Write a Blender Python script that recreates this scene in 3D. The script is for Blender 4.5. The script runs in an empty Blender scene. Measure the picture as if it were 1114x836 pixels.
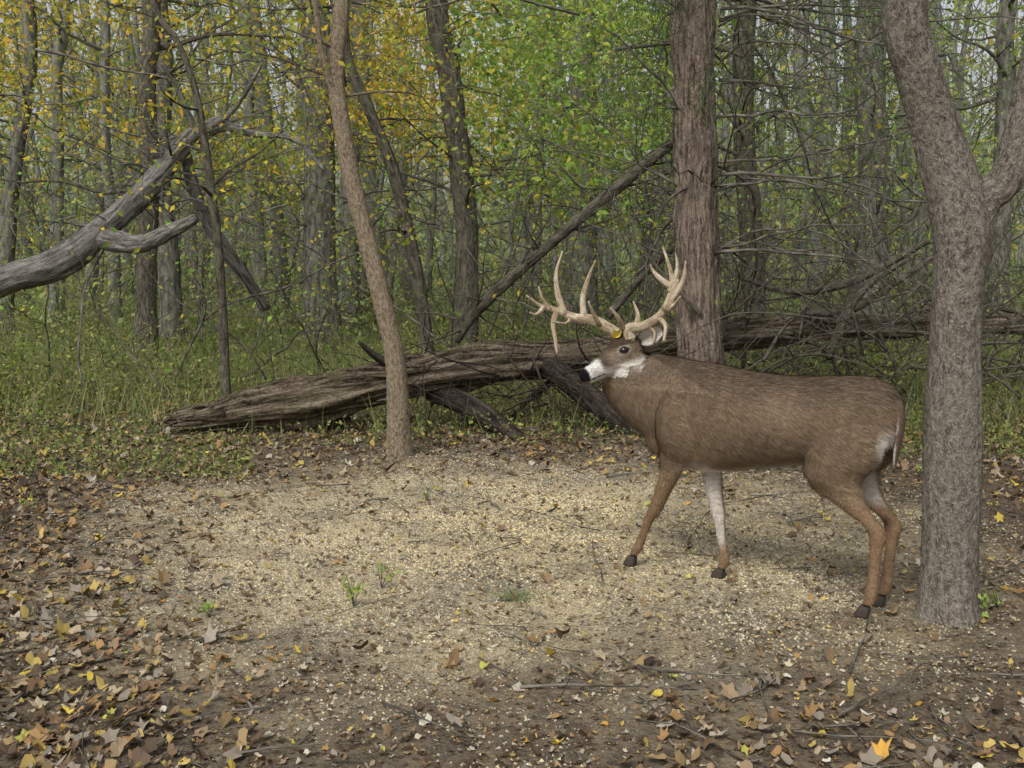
import bpy, math, random, bmesh
import numpy as np
from mathutils import Vector, Matrix
random.seed(7); rng=np.random.default_rng(7)
sc=bpy.context.scene
# ---------------------------------------------------------------- camera
CH=1.46; FP=1194.0; TH=math.atan(148/1194.0)
cam=bpy.data.cameras.new("camera"); co=bpy.data.objects.new("camera",cam); sc.collection.objects.link(co)
cam.sensor_width=36; cam.lens=36*FP/1114; cam.clip_end=1000
co.location=(0,0,CH); co.rotation_euler=(math.pi/2-TH,0,0); sc.camera=co
def at(px,py,D,w=None):
    """surveyed position: bearing/elevation measured on the photo, distance D in metres -> world xyz
       (a fourth value means the first three already are world x,y,z)"""
    if w is not None: return np.array([px,py,D],float)
    u=(px-557)/FP; v=-(py-418)/FP
    dy=math.cos(TH)+v*math.sin(TH); dz=-math.sin(TH)+v*math.cos(TH)
    return np.array([u/dy*D, D, CH+dz/dy*D])
def gh(x,y):
    x=np.asarray(x,float); y=np.asarray(y,float)
    r=np.sqrt((x)**2+(y-6)**2)
    a=np.clip((r-4)/8,0,1)
    return a*(0.06*np.sin(x*.7+1)*np.sin(y*.55)+0.05*np.sin(x*.23+y*.31)+.10*np.sin(y*.11+x*.06))+0.006*np.sin(x*5.1+y*3)*np.sin(y*4.3)
# ---------------------------------------------------------------- helpers
def obj(name,me,parent=None):
    o=bpy.data.objects.new(name,me); sc.collection.objects.link(o)
    if parent: o.parent=parent
    return o
def empty(name):
    o=bpy.data.objects.new(name,None); sc.collection.objects.link(o); o.empty_display_size=.2
    return o
def mk(name,V,Fs,mat,parent=None,col=None,bk=None,smooth=False):
    V=np.asarray(V,dtype=np.float32); me=bpy.data.meshes.new(name)
    me.vertices.add(len(V)); me.vertices.foreach_set("co",V.ravel())
    Fs=[np.asarray(f,dtype=np.int32) for f in Fs if len(f)]
    li=np.concatenate([f.ravel() for f in Fs]); tot=np.concatenate([np.full(len(f),f.shape[1]) for f in Fs])
    st=np.concatenate([[0],np.cumsum(tot)[:-1]]).astype(np.int32)
    me.loops.add(len(li)); me.loops.foreach_set("vertex_index",li)
    me.polygons.add(len(tot)); me.polygons.foreach_set("loop_start",st)
    me.update(calc_edges=True)
    if col is not None:
        a=me.attributes.new("col","FLOAT_COLOR","POINT"); c=np.ones((len(V),4),np.float32); c[:,:3]=col; a.data.foreach_set("color",c.ravel())
    if bk is not None:
        a=me.attributes.new("bk","FLOAT_VECTOR","POINT"); a.data.foreach_set("vector",np.asarray(bk,np.float32).ravel())
    me.polygons.foreach_set("use_smooth",np.full(len(tot),bool(smooth)))
    me.materials.append(mat)
    return obj(name,me,parent)
def cr(P,n=5):
    P=np.asarray(P,float); Q=np.vstack([2*P[0]-P[1],P,2*P[-1]-P[-2]]); out=[]
    for i in range(1,len(Q)-2):
        for k in range(n):
            t=k/n; a,b,c,d=Q[i-1],Q[i],Q[i+1],Q[i+2]
            out.append(.5*((2*b)+(-a+c)*t+(2*a-5*b+4*c-d)*t*t+(-a+3*b-3*c+d)*t**3))
    out.append(P[-1]); return np.array(out)
class Buf:
    def __init__(s): s.V=[];s.F=[];s.T=[];s.B=[];s.n=0
    def tube(s,P,R,sides=6,ridge=0,lump=0,flare=0,grit=0):
        P=np.asarray(P,float); R=np.asarray(R,float); m=len(P)
        T=np.gradient(P,axis=0); T/=np.linalg.norm(T,axis=1)[:,None]+1e-9
        u=np.cross(T[0],[0.31,.94,.12]); u/=np.linalg.norm(u)
        L=np.concatenate([[0],np.cumsum(np.linalg.norm(np.diff(P,axis=0),axis=1))])
        th=np.arange(sides)*2*math.pi/sides; U=np.zeros((m,3))
        for i in range(m):
            u=u-T[i]*np.dot(u,T[i]); u/=np.linalg.norm(u)+1e-9; U[i]=u
        W=np.cross(T,U)
        rr=np.repeat(R[:,None],sides,1)
        if ridge:
            f=np.zeros((m,sides))
            for j in range(9):
                k=random.choice([3,4,5,7,9,11,13,15]); ph=random.random()*6.28; dr=random.uniform(-1.5,1.5)
                f+=np.sin(k*th[None]+ph+dr*L[:,None]+.8*np.sin(L[:,None]*random.uniform(2,9)+ph))*random.uniform(.5,1)/ (k**.35)
            rr=rr*(1+ridge*f/2)
        if grit:
            g=rng.normal(0,1,(m,sides)); g=(g+np.roll(g,1,0)+np.roll(g,2,0)*.6)/1.7
            rr=rr+grit*g
        if lump:
            for j in range(4):
                w=random.uniform(2,9); ph=random.random()*6.28
                rr=rr*(1+lump*.5*np.sin(w*L[:,None]+ph+random.choice([0,1,2])*th[None]))
        if flare:
            fl=np.exp(-L/(.16+R[0]*.4))[:,None]; k=random.choice([4,5])
            rr=rr*(1+flare*fl*(.75+.5*np.sin(k*th[None]+random.random()*6)))
        C=np.cos(th)[None,:,None]; S=np.sin(th)[None,:,None]
        V=P[:,None]+(U[:,None]*C+W[:,None]*S)*rr[...,None]
        off=np.array([random.random()*9,random.random()*9,random.random()*9])
        B=np.stack([np.cos(th)[None]*R[:,None],np.sin(th)[None]*R[:,None],np.repeat(L[:,None],sides,1)],-1)+off
        i=np.arange(m-1)[:,None]*sides; j=np.arange(sides)[None]; j2=(j+1)%sides
        F=np.stack([i+j,i+j2,i+sides+j2,i+sides+j],-1).reshape(-1,4)+s.n
        s.V.append(V.reshape(-1,3)); s.B.append(B.reshape(-1,3)); s.F.append(F)
        for e,ii in ((0,0),(1,(m-1)*sides)):
            c=s.n+m*sides+e; jj=np.arange(sides)
            a=s.n+ii+jj; b=s.n+ii+(jj+1)%sides
            s.T.append(np.stack([b,a,np.full(sides,c)],-1) if e==0 else np.stack([a,b,np.full(sides,c)],-1))
        s.V.append(P[[0,-1]]); s.B.append(off+np.array([[0,0,0],[0,0,L[-1]]])); s.n+=m*sides+2
    def make(s,name,mat,parent=None,smooth=True):
        return mk(name,np.vstack(s.V),[np.vstack(s.F),np.vstack(s.T)],mat,parent,bk=np.vstack(s.B),smooth=smooth)
def nrm(v): v=np.asarray(v,float); return v/(np.linalg.norm(v)+1e-9)
def branch(buf,p,d,length,r,depth,wig=.25,grav=0.,sides=5,tips=None,ns=3):
    n=max(4,int(length/ .16)); n=min(n,14); st=length/n
    P=[np.array(p,float)]; d=nrm(d); R=[r]
    for i in range(n):
        d=nrm(d+rng.normal(0,wig,3)*.6+np.array([0,0,grav])); P.append(P[-1]+d*st); R.append(max(.002,r*(1-.85*(i+1)/n)))
    buf.tube(P,R,sides)
    if tips is not None:
        for q in P[len(P)//2:]: tips.append(q)
    if depth>0:
        for k in range(ns):
            i=random.randint(max(1,n//5),n-1); a=nrm(P[i]-P[i-1]); q=nrm(rng.normal(0,1,3)); q=nrm(q-a*np.dot(a,q))
            branch(buf,P[i],a*.6+q*.75,length*random.uniform(.3,.6),R[i]*.6,depth-1,wig,grav,max(3,sides-1),tips,ns)
def leaves(C,size,pal,jit=.25,aspect=.55,up=0.,droop=0.):
    n=len(C); C=np.asarray(C)
    a=rng.normal(0,1,(n,3)); a[:,2]-=droop; a/=np.linalg.norm(a,axis=1)[:,None]
    b=rng.normal(0,1,(n,3)); 
    if up: b=np.cross(a,np.array([0,0,1.])+rng.normal(0,1-up,(n,3)))
    b-=a*(a*b).sum(1)[:,None]; b/=np.linalg.norm(b,axis=1)[:,None]+1e-9
    c=np.cross(a,b); s=(size*rng.uniform(.55,1.35,n))[:,None]
    v0=C-a*s*.5; v2=C+a*s*.5; m=C-a*s*.08-c*s*.08
    v1=m+b*s*aspect*.5+c*s*.16; v3=m-b*s*aspect*.5+c*s*.16
    V=np.stack([v0,v1,v2,v3],1).reshape(-1,3); i=np.arange(n)*4
    F=np.stack([i,i+1,i+2,i+3],-1)
    pal=np.array(pal); col=pal[rng.integers(0,len(pal),n)]*rng.uniform(1-jit,1+jit,(n,1))
    return V,F,np.repeat(col,4,0)
def mkleaves(name,parts,mat,parent=None):
    V=[];F=[];C=[];o=0
    for v,f,c in parts: V.append(v);F.append(f+o);C.append(c);o+=len(v)
    return mk(name,np.vstack(V),[np.vstack(F)],mat,parent,col=np.vstack(C))
# ---------------------------------------------------------------- materials
def mat(name):
    m=bpy.data.materials.new(name); m.use_nodes=True; nt=m.node_tree; nt.nodes.clear()
    return m,nt,nt.nodes,nt.links
def leafmat(name,trans=.4):
    m,nt,N,L=mat(name); o=N.new("ShaderNodeOutputMaterial"); a=N.new("ShaderNodeAttribute"); a.attribute_name="col"
    p=N.new("ShaderNodeBsdfDiffuse")
    L.new(a.outputs["Color"],p.inputs["Color"])
    if trans:
        t=N.new("ShaderNodeBsdfTranslucent"); x=N.new("ShaderNodeMixShader"); x.inputs[0].default_value=trans
        L.new(a.outputs["Color"],t.inputs["Color"])
        L.new(p.outputs[0],x.inputs[1]); L.new(t.outputs[0],x.inputs[2]); L.new(x.outputs[0],o.inputs[0])
    else: L.new(p.outputs[0],o.inputs[0])
    return m
def ramp(N,stops):
    r=N.new("ShaderNodeValToRGB"); e=r.color_ramp.elements
    while len(e)<len(stops): e.new(.5)
    for i,(p,c) in enumerate(stops): e[i].position=p; e[i].color=(*c,1)
    return r
def simplebark(name,dark,mid,light,scale=14,stretch=.3):
    m,nt,N,L=mat(name); o=N.new("ShaderNodeOutputMaterial"); a=N.new("ShaderNodeAttribute"); a.attribute_name="bk"
    mp=N.new("ShaderNodeMapping"); mp.inputs["Scale"].default_value=(1,1,stretch); L.new(a.outputs["Vector"],mp.inputs[0])
    n1=N.new("ShaderNodeTexNoise"); n1.inputs["Scale"].default_value=scale; n1.inputs["Detail"].default_value=3; L.new(mp.outputs[0],n1.inputs["Vector"])
    r=ramp(N,[(.36,dark),(.5,mid),(.64,light)]); L.new(n1.outputs[0],r.inputs[0]); p=N.new("ShaderNodeBsdfDiffuse"); L.new(r.outputs[0],p.inputs[0]); L.new(p.outputs[0],o.inputs[0]); return m
def bark(name,dark,mid,light,scale=30,stretch=.15,bump=.6,lichen=None,lam=.4,fine=110,dist=.02,wf=.45):
    m,nt,N,L=mat(name); o=N.new("ShaderNodeOutputMaterial"); a=N.new("ShaderNodeAttribute"); a.attribute_name="bk"
    mp=N.new("ShaderNodeMapping"); mp.inputs["Scale"].default_value=(1,1,stretch); L.new(a.outputs["Vector"],mp.inputs[0])
    n1=N.new("ShaderNodeTexNoise"); n1.inputs["Scale"].default_value=scale; n1.inputs["Detail"].default_value=5; n1.inputs["Roughness"].default_value=.7
    L.new(mp.outputs[0],n1.inputs["Vector"])
    mp3=N.new("ShaderNodeMapping"); mp3.inputs["Scale"].default_value=(1,1,.5); L.new(a.outputs["Vector"],mp3.inputs[0])
    n3=N.new("ShaderNodeTexNoise"); n3.inputs["Scale"].default_value=fine; n3.inputs["Detail"].default_value=2; n3.inputs["Roughness"].default_value=.7; L.new(mp3.outputs[0],n3.inputs["Vector"])
    cm=N.new("ShaderNodeMath"); cm.operation='MULTIPLY_ADD'; cm.inputs[1].default_value=wf; L.new(n3.outputs[0],cm.inputs[0])
    cm2=N.new("ShaderNodeMath"); cm2.operation='MULTIPLY_ADD'; cm2.inputs[1].default_value=1.25; cm2.inputs[2].default_value=-.125-wf/2; L.new(n1.outputs[0],cm2.inputs[0]); L.new(cm2.outputs[0],cm.inputs[2])
    n2=N.new("ShaderNodeTexNoise"); n2.inputs["Scale"].default_value=6; n2.inputs["Detail"].default_value=5; n2.inputs["Roughness"].default_value=.7; L.new(a.outputs["Vector"],n2.inputs["Vector"])
    r=ramp(N,[(.34,dark),(.5,mid),(.68,light)]); L.new(cm.outputs[0],r.inputs[0])
    mx=N.new("ShaderNodeMix"); mx.data_type='RGBA'; rr=ramp(N,[(.45,(0,0,0)),(.65,(1,1,1))]); L.new(n2.outputs[0],rr.inputs[0])
    mul=N.new("ShaderNodeMath"); mul.operation='MULTIPLY'; mul.inputs[1].default_value=lam; L.new(rr.outputs[0],mul.inputs[0]); L.new(mul.outputs[0],mx.inputs[0])
    L.new(r.outputs[0],mx.inputs[6]); mx.inputs[7].default_value=(*(lichen or light),1)
    p=N.new("ShaderNodeBsdfDiffuse"); L.new(mx.outputs[2],p.inputs["Color"])
    b=N.new("ShaderNodeBump"); b.inputs["Strength"].default_value=bump; b.inputs["Distance"].default_value=dist; L.new(cm.outputs[0],b.inputs["Height"]); L.new(b.outputs[0],p.inputs["Normal"])
    L.new(p.outputs[0],o.inputs[0]); return m
M_fork=bark("bark_gray_brown",(.12,.1,.082),(.25,.222,.185),(.37,.335,.285),62,.5,1.0,(.29,.28,.22),.35,200,.018,.75)
M_cedar=bark("bark_cedar",(.065,.05,.04),(.22,.17,.135),(.39,.315,.26),42,.12,1.0,(.32,.275,.22),.35,90,.035)
M_sap=bark("bark_sapling",(.13,.1,.07),(.28,.22,.155),(.4,.33,.245),65,.5,.9,(.35,.31,.22),.4,190,.018,.65)
M_dark=bark("bark_dark",(.045,.039,.032),(.11,.096,.078),(.2,.177,.143),34,.3,.9,(.16,.175,.11),.4)
M_log=bark("weathered_log_wood",(.03,.024,.018),(.15,.118,.086),(.33,.27,.205),26,.09,1.0,(.11,.115,.055),.4,80,.05)
M_gray=bark("weathered_gray_wood",(.065,.06,.054),(.185,.177,.16),(.33,.32,.295),40,.15,1.0,(.17,.17,.13),.4)
M_char=bark("rotten_dark_wood",(.015,.013,.011),(.04,.034,.029),(.1,.082,.068),30,.15,.9)
M_far=simplebark("bark_distant_haze",(.13,.132,.115),(.19,.192,.165),(.26,.26,.225))  # pale bark: atmospheric haze is painted into the far trunks' colour
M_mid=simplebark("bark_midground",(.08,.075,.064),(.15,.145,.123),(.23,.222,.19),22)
M_twig=simplebark("dead_twigs",(.06,.054,.045),(.125,.115,.097),(.22,.2,.17),30)
M_leaf=leafmat("leaf_foliage",.4); M_lit=leafmat("fallen_leaves",0); M_corn=leafmat("corn_kernels",0)
def ground_mat():
    m,nt,N,L=mat("forest_floor"); o=N.new("ShaderNodeOutputMaterial"); g=N.new("ShaderNodeNewGeometry"); P=g.outputs["Position"]
    def noise(s,d=4,r=.6):
        n=N.new("ShaderNodeTexNoise"); n.inputs["Scale"].default_value=s; n.inputs["Detail"].default_value=d; n.inputs["Roughness"].default_value=r; L.new(P,n.inputs["Vector"]); return n
    def mixc(f,a,b):
        x=N.new("ShaderNodeMix"); x.data_type='RGBA'; L.new(f,x.inputs[0])
        for s,i in ((a,6),(b,7)):
            if isinstance(s,tuple): x.inputs[i].default_value=(*s,1)
            else: L.new(s,x.inputs[i])
        return x.outputs[2]
    v=N.new("ShaderNodeTexVoronoi"); v.inputs["Scale"].default_value=42; L.new(P,v.inputs["Vector"])
    nd=noise(6)
    vr=ramp(N,[(0,(.045,.034,.025)),(.3,(.125,.093,.062)),(.6,(.22,.172,.115)),(.8,(.17,.146,.113)),(1,(.28,.22,.13))])
    sep=N.new("ShaderNodeSeparateColor"); L.new(v.outputs["Color"],sep.inputs[0]); L.new(sep.outputs[0],vr.inputs[0])
    nf=noise(80,4,.7); nr=ramp(N,[(.3,(.05,.04,.03)),(.7,(.24,.195,.145))]); L.new(nf.outputs[0],nr.inputs[0])
    f0=ramp(N,[(.42,(0,0,0)),(.58,(1,1,1))]); L.new(nd.outputs[0],f0.inputs[0])
    lit=mixc(f0.outputs[0],vr.outputs[0],nr.outputs[0])
    vs=N.new("ShaderNodeTexVoronoi"); vs.inputs["Scale"].default_value=120; L.new(P,vs.inputs["Vector"]); s2=N.new("ShaderNodeSeparateColor"); L.new(vs.outputs["Color"],s2.inputs[0])
    cr_=ramp(N,[(0,(.22,.185,.135)),(.4,(.4,.35,.25)),(.75,(.53,.465,.33)),(1,(.64,.56,.4))]); L.new(s2.outputs[0],cr_.inputs[0])
    n9=noise(1.8,4,.65); r9=ramp(N,[(.36,(.7,.7,.71)),(.6,(1.14,1.1,.98))]); L.new(n9.outputs[0],r9.inputs[0])
    xm=N.new("ShaderNodeMix"); xm.data_type='RGBA'; xm.blend_type='MULTIPLY'; xm.inputs[0].default_value=1; L.new(cr_.outputs[0],xm.inputs[6]); L.new(r9.outputs[0],xm.inputs[7])
    mp=N.new("ShaderNodeMapping"); mp.inputs["Location"].default_value=(.1/2.25,-5.5/2.0,0); mp.inputs["Scale"].default_value=(1/2.25,1/2.0,0); L.new(P,mp.inputs[0])
    ln=N.new("ShaderNodeVectorMath"); ln.operation='LENGTH'; L.new(mp.outputs[0],ln.inputs[0])
    n3=noise(2.2,6,.75); ma=N.new("ShaderNodeMath"); ma.operation='MULTIPLY_ADD'; ma.inputs[1].default_value=1.5; L.new(n3.outputs[0],ma.inputs[0]); L.new(ln.outputs["Value"],ma.inputs[2])
    mr=N.new("ShaderNodeMapRange"); mr.inputs["From Min"].default_value=1.95; mr.inputs["From Max"].default_value=1.35; L.new(ma.outputs[0],mr.inputs[0])
    c=mixc(mr.outputs[0],lit,xm.outputs[2])
    sx=N.new("ShaderNodeSeparateXYZ"); L.new(P,sx.inputs[0]); ad=N.new("ShaderNodeMath"); ad.operation='MULTIPLY_ADD'; ad.inputs[1].default_value=6; L.new(nd.outputs[0],ad.inputs[0]); L.new(sx.outputs[1],ad.inputs[2])
    m2=N.new("ShaderNodeMapRange"); m2.inputs["From Min"].default_value=11; m2.inputs["From Max"].default_value=16; L.new(ad.outputs[0],m2.inputs[0])
    gr=ramp(N,[(.3,(.09,.115,.045)),(.7,(.24,.28,.11))]); L.new(nf.outputs[0],gr.inputs[0])
    c=mixc(m2.outputs[0],c,gr.outputs[0])
    p=N.new("ShaderNodeBsdfDiffuse"); L.new(c,p.inputs["Color"])
    b=N.new("ShaderNodeBump"); b.inputs["Strength"].default_value=.7; b.inputs["Distance"].default_value=.025
    L.new(nf.outputs[0],b.inputs["Height"]); L.new(b.outputs[0],p.inputs["Normal"])
    L.new(p.outputs[0],o.inputs[0]); return m
M_ground=ground_mat()
t=np.linspace(-1,1,321); gx=np.sinh(t*4.2)/math.sinh(4.2)*300; gy=gx+6
X,Y=np.meshgrid(gx,gy); Z=gh(X,Y); n=len(t)
i=np.arange(n-1)[:,None]*n; j=np.arange(n-1)[None]
mk("ground",np.stack([X,Y,Z],-1).reshape(-1,3),[np.stack([i+j,i+j+1,i+n+j+1,i+n+j],-1).reshape(-1,4)],M_ground,smooth=True)
# ---------------------------------------------------------------- fallen leaves
def litter(n,xy,size,pal,name,lift=.03,parent=None):
    th=np.linspace(0,2*math.pi,11)[:-1]
    V=[];T=[];C=[];o=0
    for tpl in range(4):
        if tpl==0: r=.5*(1+.28*np.cos(5*th))
        elif tpl==1: r=.5*np.abs(np.cos(th))**.6*.6+.17
        elif tpl==2: r=.42*(1+.35*np.cos(2*th)+.12*np.cos(5*th))
        else: r=.31+.19*np.cos(2*th)
        k=n//4; q=xy(k); k=len(q)
        base=np.concatenate([[[0,0]],np.stack([r*np.cos(th),r*np.sin(th)],-1)])
        s=size*rng.uniform(.4,1.25,(k,1)); cu=rng.uniform(-.3,1.5,(k,1)); cv=rng.uniform(-.6,1.1,(k,1))
        x=base[None,:,0]*s; y=base[None,:,1]*s; z=(cu*base[None,:,0]**2+cv*base[None,:,1]**2+rng.normal(0,.06,(k,11)))*s
        a=rng.uniform(0,6.28,(k,1)); tx=rng.normal(0,.36,(k,1)); ty=rng.normal(0,.36,(k,1))
        z=z+x*tx+y*ty
        X=x*np.cos(a)-y*np.sin(a)+q[:,:1]; Y=x*np.sin(a)+y*np.cos(a)+q[:,1:]
        z=z-z.min(1,keepdims=True)*.6
        Z=z+gh(q[:,0],q[:,1])[:,None]+rng.uniform(.002,lift,(k,1))
        V.append(np.stack([X,Y,Z],-1).reshape(-1,3))
        jj=np.arange(10); f=np.stack([np.zeros(10,int),1+jj,1+(jj+1)%10],-1)
        T.append((f[None]+np.arange(k)[:,None,None]*11).reshape(-1,3)+o); o+=k*11
        p=np.array(pal); c=p[rng.integers(0,len(p),k)]*rng.uniform(.65,1.25,(k,1)); C.append(np.repeat(c,11,0))
    return mk(name,np.vstack(V),[np.vstack(T)],M_lit,parent,col=np.vstack(C))
def feed_r(x,y): return np.sqrt(((x-.1)/2.4)**2+((y-5.2)/2.2)**2)+.2*np.sin(x*3.1+y*1.7)+.15*np.sin(x*7-y*5)
def xyl(k):
    q=np.stack([rng.uniform(-1,1,k*3),rng.uniform(0,1,k*3)],-1)
    y=2.4+10.5*q[:,1]**1.0; x=q[:,0]*(y*.56+.6)
    side=np.clip((-x/y-.22)*5,0,1)
    pr_=np.clip((feed_r(x,y)-.75)*1.1,.05,1)*(.42+.3*np.sin(x*2.1+y)*np.sin(y*1.7-x))+side*.45+np.clip((y-6.6)*.3,0,.35)*(y<9.5)
    keep=rng.random(k*3)<pr_
    return np.stack([x,y],-1)[keep][:k]
browns=[(.235,.15,.085),(.17,.115,.07),(.29,.215,.135),(.12,.085,.06),(.33,.265,.18),(.21,.145,.085),(.33,.29,.235),(.26,.185,.095),(.4,.3,.1),(.24,.205,.16),(.32,.2,.09),(.095,.073,.052)]
ll=empty("leaf_litter")
litter(19000,xyl,.05,browns,"dry_leaves",.018,ll)
def xyd(k):
    y=2.6+9.5*rng.random(k); x=rng.uniform(-1,1,k)*(y*.55+.5); return np.stack([x,y],-1)
def xyy(k):
    q=xyd(k*3); f=feed_r(q[:,0],q[:,1]); keep=rng.random(len(q))<np.clip(.12+(f-.6)*.9,.1,1); return q[keep][:k]
litter(32000,xyd,.021,browns+[(.42,.37,.26),(.45,.4,.3)],"leaf_fragments",.006,ll)
litter(1300,xyy,.042,[(.56,.44,.08),(.5,.38,.07),(.52,.3,.07),(.5,.47,.38),(.42,.42,.1)],"yellow_leaves",.016,ll)
# corn
k=170000; a=rng.uniform(0,6.28,k); r=np.sqrt(rng.random(k))*1.5
x=-.05+2.1*r*np.cos(a); y=5.5+1.8*r*np.sin(a); cl=.5+.5*np.sin(x*2.3+.7)*np.cos(y*1.9)
fr_=np.sqrt(((x+.05)/2.1)**2+((y-5.5)/1.8)**2)+.22*np.sin(x*3.1+y*1.7)+.15*np.sin(x*7-y*5)
keep=rng.random(k)<np.clip(1.35-fr_,0,1)*(.35+.5*cl); x=x[keep];y=y[keep];k=len(x)
s=rng.uniform(.0035,.0085,k); C=np.stack([x,y,gh(x,y)+s*.3],-1)
tet=np.array([[1,0,-.5],[-.6,.8,-.5],[-.6,-.8,-.5],[0.1,0,.4]])
ang=rng.uniform(0,6.28,k); ca,sa=np.cos(ang)[:,None],np.sin(ang)[:,None]; tx=tet[None,:,0]+rng.normal(0,.25,(k,4)); ty=tet[None,:,1]+rng.normal(0,.25,(k,4))
V=np.stack([tx*ca-ty*sa,tx*sa+ty*ca,np.repeat(tet[None,:,2],k,0)],-1)*s[:,None,None]+C[:,None]
F=np.array([[0,1,3],[1,2,3],[2,0,3]])[None]+np.arange(k)[:,None,None]*4
warm=np.exp(-(((x-.2)/1.1)**2+((y-5.6)/1.0)**2))
pal=np.array([(.54,.46,.3),(.6,.51,.31),(.5,.45,.34),(.6,.56,.45),(.38,.33,.24),(.42,.38,.29),(.3,.25,.18)]); palw=np.array([(.72,.6,.31),(.7,.56,.25),(.62,.51,.31),(.68,.6,.41)])
c=np.where((rng.random(k)<warm*.9)[:,None],palw[rng.integers(0,4,k)],pal[rng.integers(0,7,k)])*rng.uniform(.8,1.2,(k,1))
mk("scattered_corn_feed",V.reshape(-1,3),[F.reshape(-1,3)],M_corn,None,col=np.repeat(c,4,0))
tb=Buf()
for i in range(620):
    y=random.uniform(2.8,12); x=random.uniform(-.58,.58)*y
    if feed_r(x,y)<.8 and random.random()<.7: continue
    a=random.uniform(0,6.28); L_=random.uniform(.08,.6); p=np.array([x,y,float(gh(x,y))+.012])
    branch(tb,p,(math.cos(a),math.sin(a),random.uniform(0,.1)),L_,random.uniform(.002,.007),1 if random.random()<.3 else 0,.2,-.01,4)
tb.make("fallen_twigs",M_twig)
# ---------------------------------------------------------------- trees
def tree(name,pix,rad,m,sides=20,ridge=.08,lump=.05,flare=.5,limbs=(),nb=0,blen=1.2,bz=(1,5),crown=None,n=6,br=.02,depth=2,grit=0):
    par=empty(name); b=Buf()
    P=[at(*q) for q in pix]
    P[0][2]=float(gh(P[0][0],P[0][1]))-.06
    PP=cr(np.column_stack([P,rad]),n*3); b.tube(PP[:,:3],PP[:,3],sides,ridge,lump,flare,grit)
    tips=[]
    for lp,lr in limbs:
        Q=[at(*q) for q in lp]; QQ=cr(np.column_stack([Q,lr]),12); b.tube(QQ[:,:3],QQ[:,3],max(8,sides-6),ridge,lump,0,grit)
    for i in range(nb):
        z=random.uniform(*bz); k=int(np.argmin(abs(PP[:,2]-z))); a=random.uniform(0,6.28)
        rr=min(br*random.uniform(.5,1.3),PP[k,3]*.5)
        branch(b,PP[k,:3],(math.cos(a),math.sin(a),random.uniform(-.1,.5)),blen*random.uniform(.5,1.3),rr,depth,.22,0,5,tips)
    b.make("trunk_and_limbs",m,par)
    if crown:
        (num,size,pal)=crown; T=np.array(tips)
        C=T[rng.integers(0,len(T),num)]+rng.normal(0,.16,(num,3)); mkleaves("crown_leaves",[leaves(C,size,pal)],M_leaf,par)
    return par,tips
YG=[(.4,.41,.08),(.5,.44,.08),(.31,.38,.07),(.62,.5,.07),(.22,.3,.06)]
GR=[(.25,.42,.09),(.33,.49,.1),(.2,.33,.07),(.42,.52,.1)]
YE=[(.75,.56,.07),(.66,.52,.08),(.7,.42,.08),(.5,.47,.08)]
tree("forked_tree",[(1032,672,4.25),(1034,600,4.25),(1038,450,4.25),(1042,330,4.25),(1046,245,4.25),(1020,150,4.25),(1000,80,4.22),(984,0,4.2),(1.42,4.1,3.2,1),(1.3,4.0,4.6,1),(1.0,4.2,6.2,1)],
  [.118,.105,.1,.098,.108,.088,.08,.078,.065,.045,.02],M_fork,64,.05,.05,.35,grit=.0016,n=14,
  limbs=[([(1046,268,4.25),(1070,218,4.25),(1094,196,4.22),(1112,140,4.2),(1130,60,4.2),(2.1,4.15,3.0,1),(2.35,4.2,4.5,1),(2.5,4.3,6,1)],[.075,.068,.062,.06,.058,.05,.035,.015])],
  nb=18,blen=1.5,bz=(3.4,6),crown=(1200,.07,YG))
cedar,_=tree("cedar_tree",[(764,470,9.0),(763,430,9.0),(760,330,9.0),(757,200,9.0),(755,100,9.0),(755,0,9.0),(1.5,9.0,5,1),(1.5,9,8,1)],
  [.205,.195,.185,.175,.168,.165,.13,.03],M_cedar,72,.09,.03,.4,nb=0,n=14,grit=.005)
bb=Buf(); ctips=[]
for i in range(96):
    z=random.uniform(1.35,6.0); base=np.array([1.54,9.0,z]); a=random.choice([random.gauss(0,.8),random.gauss(0,.8),random.gauss(3.1,.8)])
    right=abs(a)<1.6
    branch(bb,base+np.array([math.cos(a),math.sin(a),0])*.12,(math.cos(a),math.sin(a),random.uniform(-.1,.7)),random.uniform(.8,3.0) if right else random.uniform(.4,1.5),random.uniform(.007,.018),2,.3,-.045,5,ctips if z>2.3 else None)
bb.make("dead_branches",M_twig,cedar)
T=np.array(ctips); nn=30000; C=T[rng.integers(0,len(T),nn)]+rng.normal(0,.07,(nn,3))-np.array([0,0,1])*rng.exponential(.1,(nn,1))
mkleaves("needles",[leaves(C,.045,[(.09,.135,.06),(.11,.165,.075),(.07,.1,.05),(.16,.19,.09)],aspect=.16,droop=1.2)],M_leaf,cedar)
tree("leaning_sapling",[(436,498,7.68),(434,465,7.68),(428,385,7.68),(414,320,7.68),(398,255,7.68),(379,180,7.7),(368,110,7.72),(366,60,7.75),(372,0,7.8),(-1.15,7.9,4.2,1),(-1.2,8,6,1)],
  [.085,.075,.07,.064,.062,.06,.058,.058,.055,.045,.01],M_sap,36,.05,.06,.35,grit=.0014,n=10,limbs=[([(367,110,7.7),(350,60,7.65),(342,0,7.6),(-1.5,7.5,4.2,1)],[.03,.024,.02,.008])],nb=16,blen=1.1,bz=(2.4,5.6),br=.014,crown=(700,.06,YG))
tree("dark_tree",[(503,392,12.2),(506,350,12.2),(508,260,12.2),(500,170,12.2),(488,80,12.2),(474,0,12.2),(-.95,12.3,6,1),(-1.2,12.5,9,1)],
  [.17,.14,.125,.125,.125,.12,.09,.02],M_dark,30,.06,.05,.5,grit=.003,nb=18,blen=1.5,bz=(1.8,6),crown=(1300,.07,YG))
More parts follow.
